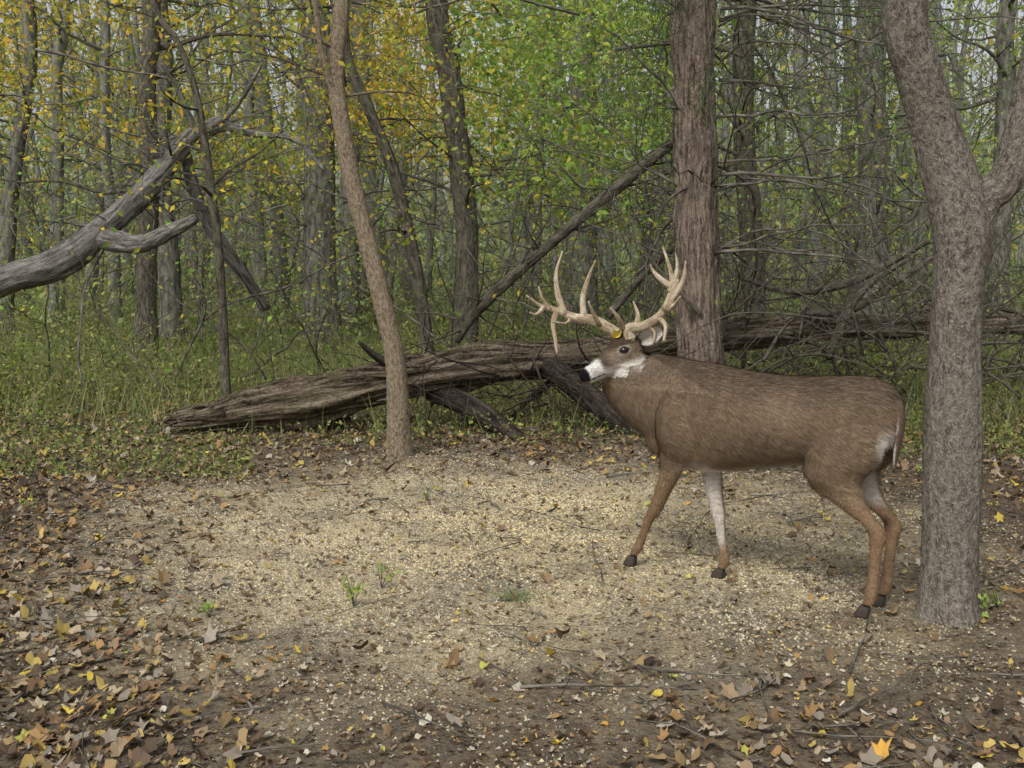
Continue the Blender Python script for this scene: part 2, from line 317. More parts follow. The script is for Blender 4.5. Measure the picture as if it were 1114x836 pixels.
tree("slender_tree",[(470,400,11.5),(463,360,11.5),(450,280,11.5),(432,200,11.5),(402,120,11.4),(380,70,11.4),(372,0,11.4),(-1.8,11.4,6,1)],
  [.08,.07,.068,.062,.06,.05,.045,.01],M_dark,16,.04,.05,.4,nb=12,blen=1.1,bz=(1.6,5.5),crown=(600,.07,YG))
tree("bent_young_tree",[(246,425,9.6),(244,380,9.6),(240,300,9.6),(232,220,9.6),(215,110,9.6),(195,50,9.6),(165,0,9.6),(-3.3,9.6,4.6,1)],
  [.05,.042,.038,.036,.032,.028,.026,.008],M_dark,14,.04,.06,.3,nb=14,blen=1.0,bz=(1.8,4.4),br=.012,crown=(600,.06,YG+YE[:1]))
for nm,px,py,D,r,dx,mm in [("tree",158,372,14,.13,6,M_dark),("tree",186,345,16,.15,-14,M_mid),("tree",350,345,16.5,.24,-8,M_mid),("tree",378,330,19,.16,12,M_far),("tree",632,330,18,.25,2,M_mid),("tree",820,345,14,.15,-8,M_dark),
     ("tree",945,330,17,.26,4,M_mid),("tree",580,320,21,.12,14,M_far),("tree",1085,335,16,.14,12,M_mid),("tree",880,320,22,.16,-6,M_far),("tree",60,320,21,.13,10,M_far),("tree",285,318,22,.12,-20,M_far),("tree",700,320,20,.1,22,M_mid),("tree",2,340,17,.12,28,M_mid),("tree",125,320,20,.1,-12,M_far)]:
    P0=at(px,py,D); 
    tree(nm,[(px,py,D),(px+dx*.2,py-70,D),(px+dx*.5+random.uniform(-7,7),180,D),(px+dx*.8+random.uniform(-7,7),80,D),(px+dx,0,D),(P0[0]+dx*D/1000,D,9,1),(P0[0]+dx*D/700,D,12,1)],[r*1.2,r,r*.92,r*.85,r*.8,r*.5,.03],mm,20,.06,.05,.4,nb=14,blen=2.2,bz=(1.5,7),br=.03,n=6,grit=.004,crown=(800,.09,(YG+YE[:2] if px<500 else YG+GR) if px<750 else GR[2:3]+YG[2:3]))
tree("leaning_dead_tree",[(-420,475,10),(-200,385,10),(-60,332,10),(10,303,10),(75,280,10),(122,240,10.1),(175,190,10.2),(208,150,10.3),(245,132,10.4)],
  [.2,.17,.155,.145,.13,.115,.1,.085,.065],M_gray,34,.09,.1,0,grit=.003,n=8,
  limbs=[([(105,258,10.05),(150,266,10),(185,252,9.9),(213,238,9.8)],[.1,.08,.07,.045]),([(200,165,10.3),(222,235,10.5),(255,285,10.7),(290,335,11)],[.05,.06,.06,.05]),
   ([(240,134,10.4),(275,146,10.4),(320,152,10.4),(352,185,10.3)],[.05,.03,.022,.01]),([(240,134,10.4),(262,110,10.4),(285,70,10.4)],[.035,.02,.008]),([(215,150,10.3),(195,100,10.2),(175,70,10.1)],[.03,.02,.008])],nb=22,blen=.9,bz=(1.6,2.6),br=.015)
# fallen log
lg=empty("fallen_log"); b=Buf()
lp=[(196,458,8.6),(300,441,8.65),(420,416,8.8),(520,397,9.0),(640,388,9.35),(760,370,9.7),(900,358,10.2),(1114,352,11),(1260,352,11.6)]
lr=[.1,.155,.165,.15,.145,.13,.11,.085,.05]
PP=cr(np.column_stack([[at(*q) for q in lp],lr]),26); b.tube(PP[:,:3],PP[:,3],64,.24,.14,0,.005)
for i in range(22):
    o_=rng.normal(0,.06,3); o_[2]*=.8; s0=at(250,451,8.62)+o_; e=at(random.uniform(165,215),random.uniform(450,468),8.6+random.uniform(-.1,.1))
    e[2]=max(e[2],.03); b.tube(cr([s0,(s0+e)/2+rng.normal(0,.02,3),e],4),np.linspace(.05,.004,9)*random.uniform(.5,1.2),7,.15)
for i in range(60):
    k=random.randint(4,130); a=random.uniform(0,6.28); q=PP[k,:3]+np.array([0,math.cos(a),math.sin(a)])*PP[k,3]; k2=min(len(PP)-1,k+random.randint(5,18)); q2=PP[k2,:3]+np.array([0,math.cos(a+.3),math.sin(a+.3)])*PP[k2,3]*1.03
    b.tube(cr([q,(q+q2)/2+rng.normal(0,.01,3),q2],4),np.array([.008,.014,.02,.022,.024,.02,.018,.012,.004])*random.uniform(.5,1.2),6,.25)
b.make("log_body",M_log,lg)
b=Buf()
for path,rr in [([(470,425,8.9),(520,448,8.7),(572,482,8.3)],[.09,.085,.06]),([(585,392,9.2),(640,432,8.9),(700,478,8.4)],[.1,.095,.07]),([(300,455,8.7),(345,462,8.75),(382,460,8.8)],[.1,.09,.06]),
    ([(620,400,9.2),(570,440,9.3),(535,478,9.2)],[.03,.025,.02]),([(390,372,8.6),(412,390,8.7),(440,405,8.8)],[.012,.03,.03])]:
    Q=cr(np.column_stack([[at(*q) for q in path],rr]),8); b.tube(Q[:,:3],Q[:,3],14,.2,.15)
for i in range(70):
    px=random.uniform(400,720); p=at(px,400+random.uniform(-15,40),8.9+random.uniform(-.3,.3)); branch(b,p,(random.uniform(-1,1),random.uniform(-.6,.2),random.uniform(-.9,.6)),random.uniform(.3,1.0),random.uniform(.004,.012),1,.25,0,5)
b.make("broken_limbs",M_char,lg)
b=Buf(); Q=cr(np.column_stack([[at(*q) for q in [(497,372,9.6),(522,335,9.5),(580,282,9.4),(650,222,9.3),(732,155,9.15)]],[.03,.045,.05,.048,.04]]),8); b.tube(Q[:,:3],Q[:,3],12,.08,.08)
for i in range(34):
    k=random.randint(3,30); branch(b,Q[k,:3],(random.uniform(-1,1),random.uniform(-.5,.5),random.uniform(-.6,.9)),random.uniform(.4,1.3),.01,1,.25,-.02,5)
b.make("hanging_dead_limb",M_dark)
b=Buf()
for i in range(110):
    px=random.uniform(780,1130); D=random.uniform(8.5,12); p=at(px,random.uniform(320,450),D); p[2]=max(p[2],.05)
    branch(b,p,(random.uniform(-1,1),random.uniform(-.5,.5),random.uniform(-.1,.8)),random.uniform(.8,2.4),random.uniform(.005,.02),2,.2,-.06,6)
for path,rr in [([(800,300,10),(860,318,9.9),(930,305,9.8),(1010,262,9.8)],[.02,.03,.035,.03]),([(870,340,10),(930,335,9.9),(985,300,9.8),(1015,280,9.8)],[.04,.04,.03,.02]),([(900,390,9.6),(935,320,9.7),(990,280,9.8)],[.04,.035,.02]),([(660,345,9.5),(700,300,9.5),(732,270,9.4)],[.04,.03,.03])]:
    Q=cr(np.column_stack([[at(*q) for q in path],rr]),8); b.tube(Q[:,:3],Q[:,3],10,.1,.08)
b.make("brush_pile",M_dark)
b=Buf(); tt=[]
for i in range(400):
    D=random.uniform(9.5,22); x=random.uniform(-.52,.52)*D; z=0 if random.random()<.55 else random.uniform(1.0,4.5)
    branch(b,(x,D,float(gh(x,D))+z),(random.gauss(0,.6),random.gauss(0,.3),1 if z==0 else random.uniform(-.7,.6)),random.uniform(1.2,4.5),random.uniform(.005,.018),2 if i%2 else 1,.28,0,4,tt)
us=empty("understory_saplings"); b.make("stems",M_twig,us)
T=np.array(tt); C=T[rng.integers(0,len(T),9000)]+rng.normal(0,.12,(9000,3)); mkleaves("leaves",[leaves(C,.06,YG+GR)],M_leaf,us)
# ---------------------------------------------------------------- distant trees
b=Buf(); dt=[]
for i in range(240):
    D=21+50*random.random()**1.2; x=random.uniform(-.62,.62)*D; r=random.choice([.05,.07,.09,.12,.16,.2]); H=random.uniform(10,16); l=random.gauss(0,.06)
    P=[np.array([x+l*H*k/6+random.gauss(0,.18),D,H*k/6-.1]) for k in range(7)]
    b.tube(cr(P,2),np.linspace(r*1.1,r*.3,13),7)
    for q in range(6):
        k=random.randint(1,5); branch(b,P[k],(random.uniform(-1,1),random.uniform(-1,1),random.uniform(.1,.9)),random.uniform(1.5,4),r*.3,1,.2,0,3,dt)
dist=empty("distant_trees"); b.make("trunks",M_far,dist)
def haze_tint(pal,f,h=(.46,.49,.36)): return [tuple(a*(1-f)+b_*f for a,b_ in zip(c,h)) for c in pal]  # blends leaf colours toward a haze tone; haze is painted, no volume
T=np.array(dt); nn=42000; C=T[rng.integers(0,len(T),nn)]+rng.normal(0,.5,(nn,3)); parts=[leaves(C,.18,haze_tint(YG+GR[1:2],.25))]
n3=60000; D=rng.uniform(60,100,n3); x=rng.uniform(-.65,.65,n3)*D; z=rng.random(n3)**1.3*19
dens=.55+.45*np.sin(x*.25+np.sin(z*.4)*1.5)*np.cos(z*.35+x*.1); kp=rng.random(n3)<dens*np.where(z>8,.5,1)
parts.append(leaves(np.stack([x,D,z],-1)[kp],.8,haze_tint(YG+GR,.55)))
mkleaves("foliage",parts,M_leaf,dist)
def clumps(n,xr,dr,zr,per,spread,size,pal):
    D=rng.uniform(*dr,n); x=rng.uniform(*xr,n)*D; z=rng.uniform(*zr,n)*D/18
    C=np.repeat(np.stack([x,D,z],-1),per,0)+rng.normal(0,1,(n*per,3))*np.array([1,1,.55])*spread
    C=C[C[:,2]>.05]; return leaves(C,size,pal,up=.3)
mkleaves("understory_foliage",[
  clumps(140,(-.04,.13),(11,22),(2.6,6.0),90,.4,.088,GR+YG[:1]),
  clumps(60,(-.15,-.02),(12,22),(3.4,6),80,.38,.09,YE+YG[:2]),
  clumps(50,(-.5,-.3),(12,24),(3.6,6),75,.38,.088,YE+YG[:2]),
  clumps(50,(-.3,-.1),(14,28),(2.6,6),80,.45,.085,YG),
  clumps(110,(-.5,.14),(14,30),(.6,3.),80,.5,.08,haze_tint(YG+GR,.2)),
  clumps(70,(.16,.5),(13,26),(1.5,6),80,.45,.075,haze_tint(GR,.3,(.22,.25,.18))),
  clumps(65,(.16,.5),(15,30),(.5,6),70,.5,.075,haze_tint(YG,.1)),
 ],M_leaf)
def weeds(n,dr,h,size,pal,wx=.56,xo=None):
    D=dr[0]+(dr[1]-dr[0])*rng.random(n)**1.3; x=rng.uniform(-wx,wx,n)*D if xo is None else rng.uniform(*xo,n)*D
    den=.5+.5*np.sin(x*1.3+np.sin(D*.9)*2)*np.cos(D*.8+x*.4); kp=rng.random(n)<.25+.75*den
    x=x[kp];D=D[kp]; z=gh(x,D)+rng.random(len(x))**1.4*h*(.4+.9*den[kp]); return leaves(np.stack([x,D,z],-1),size,pal,up=.4)
G2=[(.16,.22,.07),(.22,.29,.08),(.3,.37,.11),(.42,.42,.13),(.14,.17,.065),(.3,.25,.12)]
mkleaves("undergrowth",[weeds(60000,(9.5,20),.5,.048,G2),weeds(55000,(15,45),.95,.1,haze_tint(G2,.2)),weeds(8000,(8,10.5),.16,.04,G2),weeds(9000,(6.8,11),.18,.036,G2,xo=(-.5,-.24)),weeds(5000,(7.5,11),.2,.04,G2,xo=(.33,.5))],M_leaf)
D=rng.uniform(8.5,24,14000); x=rng.uniform(-.55,.55,14000)*D
n4=len(x); hh=rng.uniform(.1,.5,n4); g0=np.stack([x,D,gh(x,D)],-1); le=rng.normal(0,.35,(n4,2))*hh[:,None]
tipv=g0+np.column_stack([le,hh]); w=np.column_stack([rng.normal(0,1,(n4,2)),np.zeros(n4)]); w/=np.linalg.norm(w,axis=1)[:,None]; w*=.006
V=np.stack([g0-w,g0+w,tipv],1).reshape(-1,3); pal=np.array([(.25,.31,.11),(.42,.38,.22),(.2,.24,.09)]); c=pal[rng.integers(0,3,n4)]
mk("tall_grass",V,[np.arange(n4*3).reshape(-1,3)],M_leaf,None,col=np.repeat(c,3,0))
def sprig(name,px,py,h,nl,size,pal):
    v=-(py-418)/FP; D=CH/-( (-math.sin(TH)+v*math.cos(TH))/(math.cos(TH)+v*math.sin(TH)) ); p=at(px,py,D); p[2]=0
    par=empty(name); b=Buf(); C=[]
    for i in range(4):
        d=nrm((random.gauss(0,.35),random.gauss(0,.3),1)); q=p+d*h*random.uniform(.6,1); b.tube([p,(p+q)/2,q],[.002,.002,.001],4)
        for k in range(nl//4): C.append(p+(q-p)*random.uniform(.35,1.05)+rng.normal(0,h*.1,3))
    b.make("stems",M_twig,par); mkleaves("leaves",[leaves(np.array(C),size,pal,up=.6)],M_leaf,par)
LG=[(.32,.46,.11),(.42,.52,.13),(.26,.37,.09)]
for a in [(385,660,.16,20,.045),(415,640,.13,12,.035),(228,672,.08,14,.035),(1062,672,.12,22,.04),(1085,662,.1,14,.035),(465,545,.1,10,.03),(30,560,.14,14,.035),(70,520,.12,14,.035),(150,500,.1,12,.03),(1000,520,.12,14,.03)]:
    sprig("weed_plant",*a,LG)
for a in [(8,440,.8,110,.065),(48,435,.5,60,.05),(30,470,.3,40,.04),(120,430,.35,50,.04),(180,425,.3,40,.04)]: sprig("leafy_shrub",*a,LG+YG[:1])
p=at(562,650,4.45); n5=170; o_=rng.normal(0,.032,(n5,2)); hh=rng.uniform(.015,.055,n5); g0=np.column_stack([p[0]+o_[:,0]*1.6,p[1]+o_[:,1],np.zeros(n5)]); tv=g0+np.column_stack([rng.normal(0,.03,(n5,2)),hh]); w=np.array([.0016,0,0])
mk("grass_tuft",np.stack([g0-w,g0+w,tv],1).reshape(-1,3),[np.arange(n5*3).reshape(-1,3)],M_leaf,None,col=np.tile([[.24,.3,.15]],(n5*3,1)))
# ================================================================ DEER
O=np.array([1.473,4.288,0]); Fd=np.array([-.789,.614,0]); Ld=np.array([-.614,-.789,0]); Zd=np.array([0,0,1.])
def W(s,l,z): return O+s*Fd+l*Ld+z*Zd
class Loft:
    def __init__(s): s.V=[];s.F=[];s.T=[];s.n=0
    def ell(s,C,A,B,sides=24):
        C,A,B=map(lambda q:np.asarray(q,float),(C,A,B)); m=len(C); th=np.arange(sides)*2*math.pi/sides
        V=C[:,None]+A[:,None]*np.cos(th)[None,:,None]+B[:,None]*np.sin(th)[None,:,None]
        i=np.arange(m-1)[:,None]*sides; j=np.arange(sides)[None]; j2=(j+1)%sides
        s.F.append(np.stack([i+j,i+j2,i+sides+j2,i+sides+j],-1).reshape(-1,4)+s.n)
        for e,ii in ((0,0),(1,(m-1)*sides)):
            jj=np.arange(sides); c=s.n+m*sides+e; s.T.append(np.stack([s.n+ii+(jj+1)%sides,s.n+ii+jj,np.full(sides,c)],-1) if e==0 else np.stack([s.n+ii+jj,s.n+ii+(jj+1)%sides,np.full(sides,c)],-1))
        s.V.append(V.reshape(-1,3)); s.V.append(C[[0,-1]]); s.n+=m*sides+2
lf=Loft()
st=np.array([(-.06,.80,.05,.045),(-.035,.797,.11,.085),(.02,.788,.152,.125),(.09,.780,.172,.150),(.2,.768,.178,.162),(.34,.750,.183,.172),(.5,.733,.20,.182),(.66,.724,.224,.18),(.80,.722,.243,.162),(.92,.73,.22,.138),(1.01,.748,.175,.11)])
ss=cr(st,5); lf.ell([W(a[0],0,a[1]) for a in ss],[Ld*a[3] for a in ss],[Zd*a[2] for a in ss],32)
HC=np.array([.53,4.99,1.0]); hf=nrm([-.235,-.13,-.088]); hl=nrm(np.cross([0,0,1],hf)); hu=np.cross(hf,hl)
nk=[(W(.80,0,.745),.215,.135),(W(.92,0,.77),.205,.135),(W(1.03,0,.80),.19,.128),(W(1.12,.01,.845),.168,.118),(W(1.175,.015,.90),.138,.102),(HC-hf*.02-hu*.02,.085,.072)]
N_=cr([np.concatenate([c,[a,w_]]) for c,a,w_ in nk],5); tg=np.gradient(N_[:,:3],axis=0)
A=[];B=[]
for q,t_ in zip(N_,tg):
    t_=nrm(t_); l_=nrm(np.cross(Zd,t_)); u_=nrm(np.cross(t_,l_)); A.append(l_*q[4]); B.append(u_*q[3])
lf.ell(N_[:,:3],A,B,24)
hs=np.array([(-.06,.0,.035,.032),(-.035,.0,.062,.052),(0,.0,.075,.064),(.045,-.002,.073,.063),(.09,-.012,.065,.052),(.14,-.022,.052,.041),(.19,-.03,.043,.034),(.235,-.033,.038,.032),(.262,-.034,.032,.028),(.278,-.034,.016,.015)])
hh_=cr(hs,4); lf.ell([HC+hf*a[0]+hu*a[1] for a in hh_],[hl*a[3] for a in hh_],[hu*a[2] for a in hh_],20)
def leg(pts):
    Q=cr([list(W(*p[:3]))+[p[3],p[4]] for p in pts],5); lf.ell(Q[:,:3],[Fd*q[3] for q in Q],[Ld*q[4] for q in Q],16)
leg([(.85,.075,.80,.07,.05),(.875,.085,.70,.105,.065),(.875,.09,.60,.088,.062),(.90,.085,.50,.058,.048),(.955,.07,.38,.039,.035),(1.005,.06,.275,.032,.029),(1.035,.055,.23,.024,.022),(1.075,.048,.14,.020,.018),(1.10,.043,.085,.025,.022),(1.122,.04,.05,.021,.019)])
leg([(.84,-.075,.80,.07,.05),(.85,-.085,.70,.10,.065),(.835,-.085,.60,.085,.062),(.80,-.075,.50,.058,.048),(.765,-.055,.38,.039,.035),(.735,-.04,.285,.032,.03),(.725,-.037,.24,.024,.023),(.705,-.03,.14,.020,.018),(.695,-.03,.085,.025,.022),(.705,-.03,.045,.021,.019)])
for sg in (1,-1):
    leg([(.10,sg*.06,.82,.09,.06),(.105,sg*.085,.73,.14,.088),(.13,sg*.098,.63,.145,.085),(.165,sg*.103,.55,.115,.07),(.12,sg*.1,.48,.084,.052),(.055,sg*.094,.42,.053,.036),(-.005,sg*.09,.37,.038,.028),(-.022,sg*.089,.335,.036,.027),(-.018,sg*.088,.28,.026,.022),(-.012,sg*.087,.18,.023,.020),(-.006,sg*.087,.1,.026,.023),(.006,sg*.087,.05,.022,.020)])
def blob(c,rx,ry,rz):
    k=np.linspace(-1,1,11)*.98; R=np.sqrt(1-k**2); lf.ell([W(c[0],c[1],c[2]+rz*q) for q in k],[Fd*rx*r for r in R],[Ld*ry*r for r in R],16)
blob((.86,.08,.70),.12,.115,.19); blob((.84,-.08,.70),.12,.115,.19); blob((1.0,0,.66),.09,.09,.14)
for sg in(1,-1): blob((.18,sg*.1,.58),.09,.065,.12)
tm=bpy.data.meshes.new("deer_src"); V=np.vstack(lf.V); tm.from_pydata(V.tolist(),[],[list(map(int,f)) for f in np.vstack(lf.F)]+[list(map(int,f)) for f in np.vstack(lf.T)]); 
to=obj("deer_src",tm); md=to.modifiers.new("r","REMESH"); md.mode='VOXEL'; md.voxel_size=.0075; m2=to.modifiers.new("s","SMOOTH"); m2.factor=.5; m2.iterations=6
dg=bpy.context.evaluated_depsgraph_get(); em=bpy.data.meshes.new_from_object(to.evaluated_get(dg)); bpy.data.objects.remove(to)
deer=empty("white_tailed_deer")
nv=len(em.vertices); P=np.zeros(nv*3,np.float32); em.vertices.foreach_get("co",P); P=P.reshape(-1,3).astype(float); NN=np.zeros(nv*3,np.float32); em.vertices.foreach_get("normal",NN); NN=NN.reshape(-1,3).astype(float)
def sm(x,a,b): t=np.clip((x-a)/(b-a),0,1); return t*t*(3-2*t)
def coat(P,NN):
    R=P-O; s=R@Fd; l=R@Ld; z=P[:,2]; nl=NN@Ld; nz=NN[:,2]
    Hh=P-HC; a=Hh@hf; b_=Hh@hl; c_=Hh@hu
    wob=.02*np.sin(s*23+z*17)+.015*np.sin(z*41+l*30)+.012*np.sin(s*57-z*31)
    col=np.tile(np.array([.215,.158,.105]),(len(P),1))
    def mix(c,f): 
        nonlocal col; f=np.clip(f,0,1)[:,None]; col=col*(1-f)+np.array(c)*f
    mix((.275,.207,.14),sm(np.sin(s*9+1.3)*np.cos(z*11+.5)+wob*9,.2,1.)*.6*(s<.95))
    mix((.155,.115,.08),sm(np.sin(s*14-2)*np.sin(z*13+s*5)+wob*8,.3,1.)*.5)
    mix((.145,.108,.078),sm(z+wob,.80,.93)*(nz>.0)*.9)
    mix((.25,.18,.115),sm(.66-z+wob,0,.1)*.7)
    mix((.235,.157,.095),sm(.5-z,0,.1))
    inner=-nl*np.sign(l)
    mix((.58,.54,.48),sm(-nz,.8,.95)*(z>.4)*(z<.62)*(s<.9))
    mix((.62,.58,.52),np.exp(-(((s-.76)/.07)**2+((z-.5)/.035)**2))*1.1)
    mix((.5,.46,.4),sm(inner,.2,.6)*(s<.4)*sm(z,.40,.46)*(z<.56))
    fr=(abs(s-.78)<.16)&(l<-.0)
    mix((.58,.54,.48),sm(nl,-.1,.5)*fr*sm(-z,-.52,-.46)*sm(z,.12,.2)*.85)
    mix((.5,.46,.4),sm(inner,.3,.6)*(s>.8)*(z<.5)*(z>.3)*.6)
    mix((.66,.62,.57),sm(-s,.008,.03)*sm(-z,-.78,-.70)*sm(z,.42,.5)*(abs(l)<.16))
    mix((.07,.045,.03),np.exp(-(((s+.0)/.03)**2+((z-.36)/.035)**2))*sm(inner,-.2,.3))
    mix((.165,.125,.09),sm(s,.95,1.05)*sm(z,.80,.95)*.6)
    near=(np.abs(b_)<.14)&(a>-.14)&(a<.14)
    mix((.66,.62,.57),np.exp(-(((a-.0+wob*.6)/.065)**4))*sm(-c_+wob*.5,.04,.075)*sm(c_,-.17,-.11)*near)
    head=sm(a,-.05,-.01)*(np.abs(b_)<.09)*(np.abs(c_)<.085)
    mix((.2,.15,.105),head)
    mix((.075,.053,.038),head*sm(c_,.02,.05))
    mix((.24,.195,.15),head*sm(a,.03,.09)*sm(-c_,-.03,-.005))
    mix((.62,.59,.54),head*sm(-c_,.02,.055)*(a<.25))
    ey=np.sqrt(((a-.055))**2*.7+(c_-.022)**2*1.9)
    mix((.33,.29,.24),head*sm(-ey,-.034,-.022)*(np.abs(b_)>.035))
    mix((.03,.02,.015),head*sm(-ey,-.024,-.017)*(np.abs(b_)>.035))
    mix((.64,.62,.58),head*sm(a,.15,.185)*(a<.245))
    mix((.1,.08,.062),head*sm(a,.115,.15)*sm(-a,-.18,-.165)*sm(c_,-.035,-.01))
    mix((.012,.011,.011),head*sm(a,.243,.25)*(c_>-.052))
    mix((.02,.015,.012),head*sm(-np.abs(c_+.050),-.0045,-.002)*(a>.17))
    mix((.05,.04,.032),sm(-z,-.05,-.035))
    return col
col=coat(P,NN)
a=em.attributes.new("col","FLOAT_COLOR","POINT"); c4=np.ones((nv,4),np.float32); c4[:,:3]=col; a.data.foreach_set("color",c4.ravel())
m,nt,N,L=mat("deer_coat"); o=N.new("ShaderNodeOutputMaterial"); at_=N.new("ShaderNodeAttribute"); at_.attribute_name="col"; p=N.new("ShaderNodeBsdfDiffuse")
g=N.new("ShaderNodeNewGeometry"); mp=N.new("ShaderNodeMapping"); mp.inputs["Rotation"].default_value=(0,0,math.radians(38)); mp.inputs["Scale"].default_value=(.25,1,1); L.new(g.outputs["Position"],mp.inputs[0])
n1=N.new("ShaderNodeTexNoise"); n1.inputs["Scale"].default_value=110; n1.inputs["Detail"].default_value=4; n1.inputs["Roughness"].default_value=.7; L.new(mp.outputs[0],n1.inputs["Vector"])
r=ramp(N,[(.3,(.6,.6,.6)),(.7,(1.35,1.35,1.35))]); L.new(n1.outputs[0],r.inputs[0]); x=N.new("ShaderNodeMix"); x.data_type='RGBA'; x.blend_type='MULTIPLY'; x.inputs[0].default_value=1; L.new(at_.outputs["Color"],x.inputs[6]); L.new(r.outputs[0],x.inputs[7]); L.new(x.outputs[2],p.inputs["Color"])
bp=N.new("ShaderNodeBump"); bp.inputs["Strength"].default_value=.5; bp.inputs["Distance"].default_value=.006; L.new(n1.outputs[0],bp.inputs["Height"]); L.new(bp.outputs[0],p.inputs["Normal"]); L.new(p.outputs[0],o.inputs[0])
M_coat=m
em.materials.clear(); em.materials.append(M_coat); em.polygons.foreach_set("use_smooth",np.ones(len(em.polygons),bool)); em.name="body"
obj("body",em,deer)
M_fur=leafmat("deer_fur",0)
def fur(P,NN,count,name):
    idx=rng.integers(0,len(P),count); p=P[idx]+rng.normal(0,.003,(count,3)); nn=NN[idx]; cc=col[idx]
    R=p-O; s=R@Fd; z=p[:,2]; a=(p-HC)@hf
    head=(a>-.03)&(z>.85); legm=(z<.5)
    flow=-Fd[None]+np.array([0,0,-.55])[None]+rng.normal(0,.2,(count,3)); flow[legm]=np.array([0,0,-1])+rng.normal(0,.1,(legm.sum(),3)); flow[head]=-hf+rng.normal(0,.12,(head.sum(),3))
    ne=(s>.95)&~head; flow[ne]+=np.array([0,0,-.6])
    flow-=nn*(flow*nn).sum(1)[:,None]; flow/=np.linalg.norm(flow,axis=1)[:,None]+1e-6
    ln=np.where(head,.008,np.where(legm,.008,.024))*rng.uniform(.6,1.3,count); ln=np.where(ne,ln*1.4,ln)
    keep=(z>.06)&~(head&(a>.24)); 
    w=np.cross(nn,flow)*.0013
    tip=p+flow*ln[:,None]+nn*ln[:,None]*.28
    cl=.5+.5*np.sin(p[:,0]*70+p[:,2]*55)*np.sin(p[:,2]*90-p[:,0]*35)
    V=np.stack([p-w-nn*.002,p+w-nn*.002,tip],1)[keep]; c=(cc*(rng.uniform(.6,1.4,(count,1))*(.85+.3*cl[:,None])))[keep]; k=len(V)
    mk(name,V.reshape(-1,3),[np.arange(k*3).reshape(-1,3)],M_fur,deer,col=np.repeat(c,3,0))
fur(P,NN,130000,"fur")
def plain(name,c,r=.5,sp=.5):
    m,nt,N,L=mat(name); o=N.new("ShaderNodeOutputMaterial"); p=N.new("ShaderNodeBsdfPrincipled"); p.inputs["Base Color"].default_value=(*c,1); p.inputs["Roughness"].default_value=r; p.inputs["Specular IOR Level"].default_value=sp; L.new(p.outputs[0],o.inputs[0]); return m
M_eye=plain("eye_black",(.008,.006,.005),.08,.8)
for sg in (1,-1):
    bm=bmesh.new(); bmesh.ops.create_uvsphere(bm,u_segments=16,v_segments=12,radius=.0165); me=bpy.data.meshes.new("eye"); bm.to_mesh(me); bm.free(); me.materials.append(M_eye)
    for f in me.polygons: f.use_smooth=True
    e=obj("eye_left" if sg>0 else "eye_right",me,deer); e.location=HC+hf*.056+hl*sg*.051+hu*.022
def ear(sg,name):
    base=HC-hf*.035+hl*sg*.05+hu*.03; ax=nrm(hl*sg*.85+hu*.30-hf*.45); face=nrm(hf*.9+hl*sg*.2); face=nrm(face-ax*np.dot(face,ax)); wd=np.cross(ax,face); Ln=.15
    V=[];C=[];nu,nw=14,11
    for side_,off in ((0,0),(1,-.006)):
        for i in range(nu):
            t=i/(nu-1); hw=.04*math.sin(math.pi*min(1,(t*.86+.12)))**.75*(1 if t<.99 else .3); hw=max(hw,.003)
            for j in range(nw):
                q=-1+2*j/(nw-1); V.append(base+ax*Ln*t+wd*hw*q+face*(hw*.75*q*q*(1-.4*t)+off)-face*.018*(1-t))
                inn=(side_==0); cc=np.array((.52,.48,.42))*(1-.45*math.exp(-(q/.35)**2)) if inn else np.array((.17,.135,.1))
                if abs(q)>.85 or t>.9: cc=np.array((.08,.06,.045))
                C.append(cc)
    F=[]
    for s_ in (0,1):
        for i in range(nu-1):
            for j in range(nw-1):
                k=s_*nu*nw+i*nw+j; F.append([k,k+1,k+nw+1,k+nw])
    for i in range(nu-1):
        for j in (0,nw-1):
            k=i*nw+j; F.append([k,k+nw,k+nw+nu*nw,k+nu*nw])
    mk(name,np.array(V),[np.array(F)],M_coat,deer,col=np.array(C),smooth=True)
ear(1,"ear_left"); ear(-1,"ear_right")
Q=cr([list(W(-.02,0,.89))+[.03,.02],list(W(-.05,0,.85))+[.036,.018],list(W(-.062,0,.76))+[.038,.013],list(W(-.052,0,.66))+[.028,.010],list(W(-.045,0,.585))+[.006,.005]],6)
tl=Loft(); tl.ell(Q[:,:3],[Ld*q[3] for q in Q],[Fd*q[4] for q in Q],20); V=np.vstack(tl.V); lat=(V-O)@Ld; zz=V[:,2]
wl=.036*np.clip((zz-.55)/.16,0.2,1)
c=np.where((np.abs(lat)>wl)[:,None],np.array([[.5,.46,.4]]),np.array([[.17,.125,.09]]))
mk("tail",V,[np.vstack(tl.F),np.vstack(tl.T)],M_coat,deer,col=c,smooth=True)
hv=Loft()
for (s,l,z) in [(1.13,.04,.0),(.715,-.03,.0),(.018,.087,0),(.018,-.087,0)]:
    for e in (-.012,.012):
        k=[(0,.045,.019,.010),(.004,.028,.024,.012),(.010,.010,.029,.0125),(.011,-.004,.030,.0125)]
        hv.ell([W(s+q[0],l+e,q[1]+.0) for q in k],[Fd*q[2] for q in k],[Ld*q[3] for q in k],12)
mk("hooves",np.vstack(hv.V),[np.vstack(hv.F),np.vstack(hv.T)],plain("hoof_dark",(.06,.05,.04),.85,.2),deer,smooth=True)
M_ant=bark("antler_bone",(.24,.18,.115),(.46,.38,.27),(.62,.54,.42),50,.25,.5,(.3,.21,.13),.45)
ab=Buf()
def tine(pts,r0,r1=.003,first=None,sides=12):
    r0*=1.25
    Q=[at(*q) for q in pts]
    if first is not None: Q=[first]+Q
    Q=cr(Q,6); t=np.linspace(0,1,len(Q)); R=r0+(r1-r0)*t**1.3; ab.tube(Q,R,sides,.06,.06)
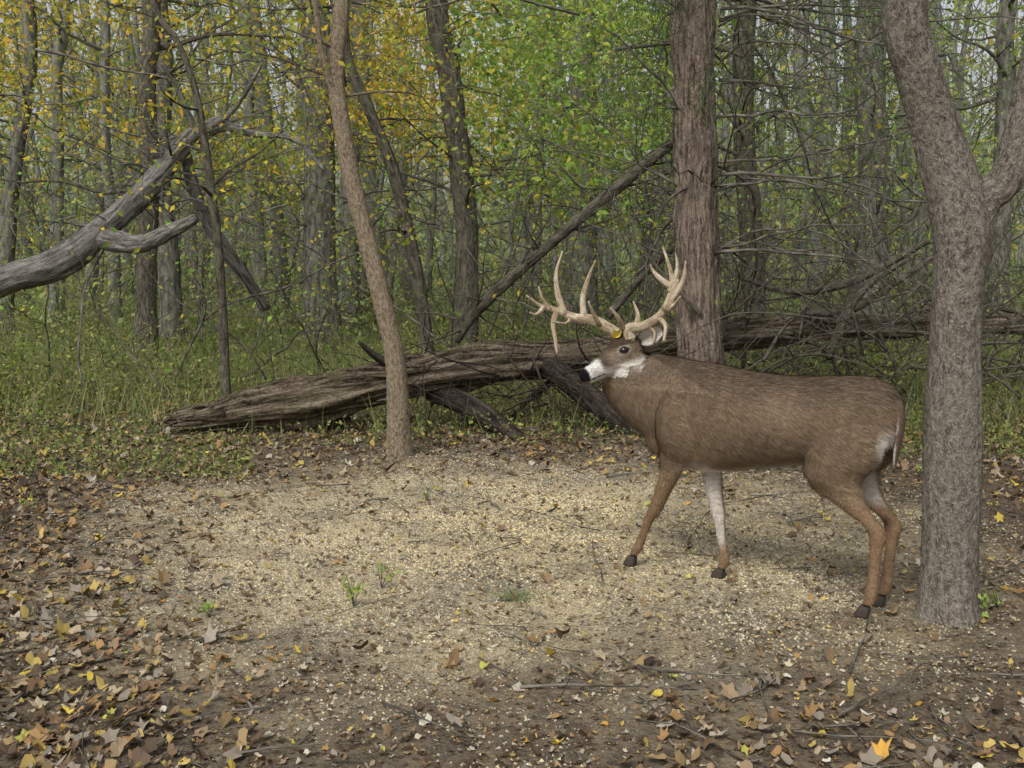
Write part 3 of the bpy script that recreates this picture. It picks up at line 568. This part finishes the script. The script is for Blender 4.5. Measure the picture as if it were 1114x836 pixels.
pr=HC-hf*.005-hl*.033+hu*.055; pl=HC-hf*.005+hl*.033+hu*.055
tine([(648,350,5.02),(625,346,5.04),(605,338,5.04),(588,333,5.0),(573,322,4.95)],.021,.004,pr)
tine([(636,349,5.03),(634,325,5.04),(640,303,5.05),(648,283,5.06)],.014)
tine([(614,343,5.04),(607,320,5.05),(605,298,5.06),(612,273,5.07)],.015)
tine([(606,338,5.04),(602,352,5.02),(604,368,5.0),(606,386,4.98)],.012,.006)
tine([(592,334,5.0),(584,342,4.97),(576,340,4.95)],.009)
tine([(598,337,5.02),(590,325,5.0),(586,312,4.98)],.009)
tine([(652,354,5.0),(645,340,4.94),(640,328,4.9)],.010,.003)
tine([(622,345,5.04),(616,352,5.0),(600,350,4.97)],.008,.003)
tine([(684,358,4.95),(702,354,4.92),(718,343,4.88),(728,325,4.86),(731,308,4.86),(728,290,4.88),(721,269,4.9)],.022,.004,pl)
tine([(727,330,4.86),(738,316,4.84),(744,302,4.83),(746,284,4.83)],.015)
tine([(729,318,4.86),(735,302,4.85),(737,290,4.85),(735,276,4.86)],.014)
tine([(729,312,4.86),(719,304,4.86),(712,297,4.87),(707,288,4.88)],.012)
tine([(722,338,4.87),(732,333,4.84),(741,322,4.82)],.010)
tine([(724,338,4.86),(733,318,4.85),(736,304,4.85)],.019,.012)
tine([(692,356,4.94),(694,343,4.95),(689,328,4.97)],.012)
tine([(678,358,4.95),(672,345,4.9),(664,335,4.87)],.011)
tine([(716,345,4.88),(724,355,4.86),(722,372,4.85)],.011,.005)
tine([(705,353,4.91),(712,362,4.9),(711,374,4.9)],.009,.004)
for q in (pr,pl):
    ab.tube([q-hu*.03,q-hu*.005,q+hu*.006,q+hu*.012],[.02,.021,.031,.024],14,.15)
ab.make("antlers",M_ant,deer)
lv=HC+hf*.035+hu*.085; V,F,C=leaves(np.array([lv+rng.normal(0,.012,3) for i in range(5)]),.055,[(.62,.5,.08)],up=.5,aspect=.8); mk("yellow_leaf_on_forehead",V,[F],M_lit,deer,col=C)
# ---------------------------------------------------------------- light
w=bpy.data.worlds.new("World"); sc.world=w; w.use_nodes=True; N=w.node_tree.nodes; L=w.node_tree.links
bg=N["Background"]; sk=N.new("ShaderNodeTexSky"); sk.sky_type='NISHITA'; sk.sun_disc=False
el,az=math.radians(48),math.radians(205)
sk.sun_elevation=el; sk.sun_rotation=az; sk.dust_density=4; sk.air_density=1.0; sk.ozone_density=.5
h=N.new("ShaderNodeHueSaturation"); h.inputs["Saturation"].default_value=.3; L.new(sk.outputs[0],h.inputs["Color"]); L.new(h.outputs[0],bg.inputs[0]); bg.inputs[1].default_value=.15
sl=bpy.data.lights.new("sun","SUN"); sl.energy=1.5; sl.angle=math.radians(25); sl.color=(1,.96,.87); so=bpy.data.objects.new("sun",sl); sc.collection.objects.link(so)
dirv=Vector((math.sin(az)*math.cos(el),math.cos(az)*math.cos(el),math.sin(el))); so.rotation_euler=dirv.to_track_quat('Z','Y').to_euler()
sc.view_settings.view_transform='Standard'; sc.view_settings.look='None'; sc.view_settings.exposure=0
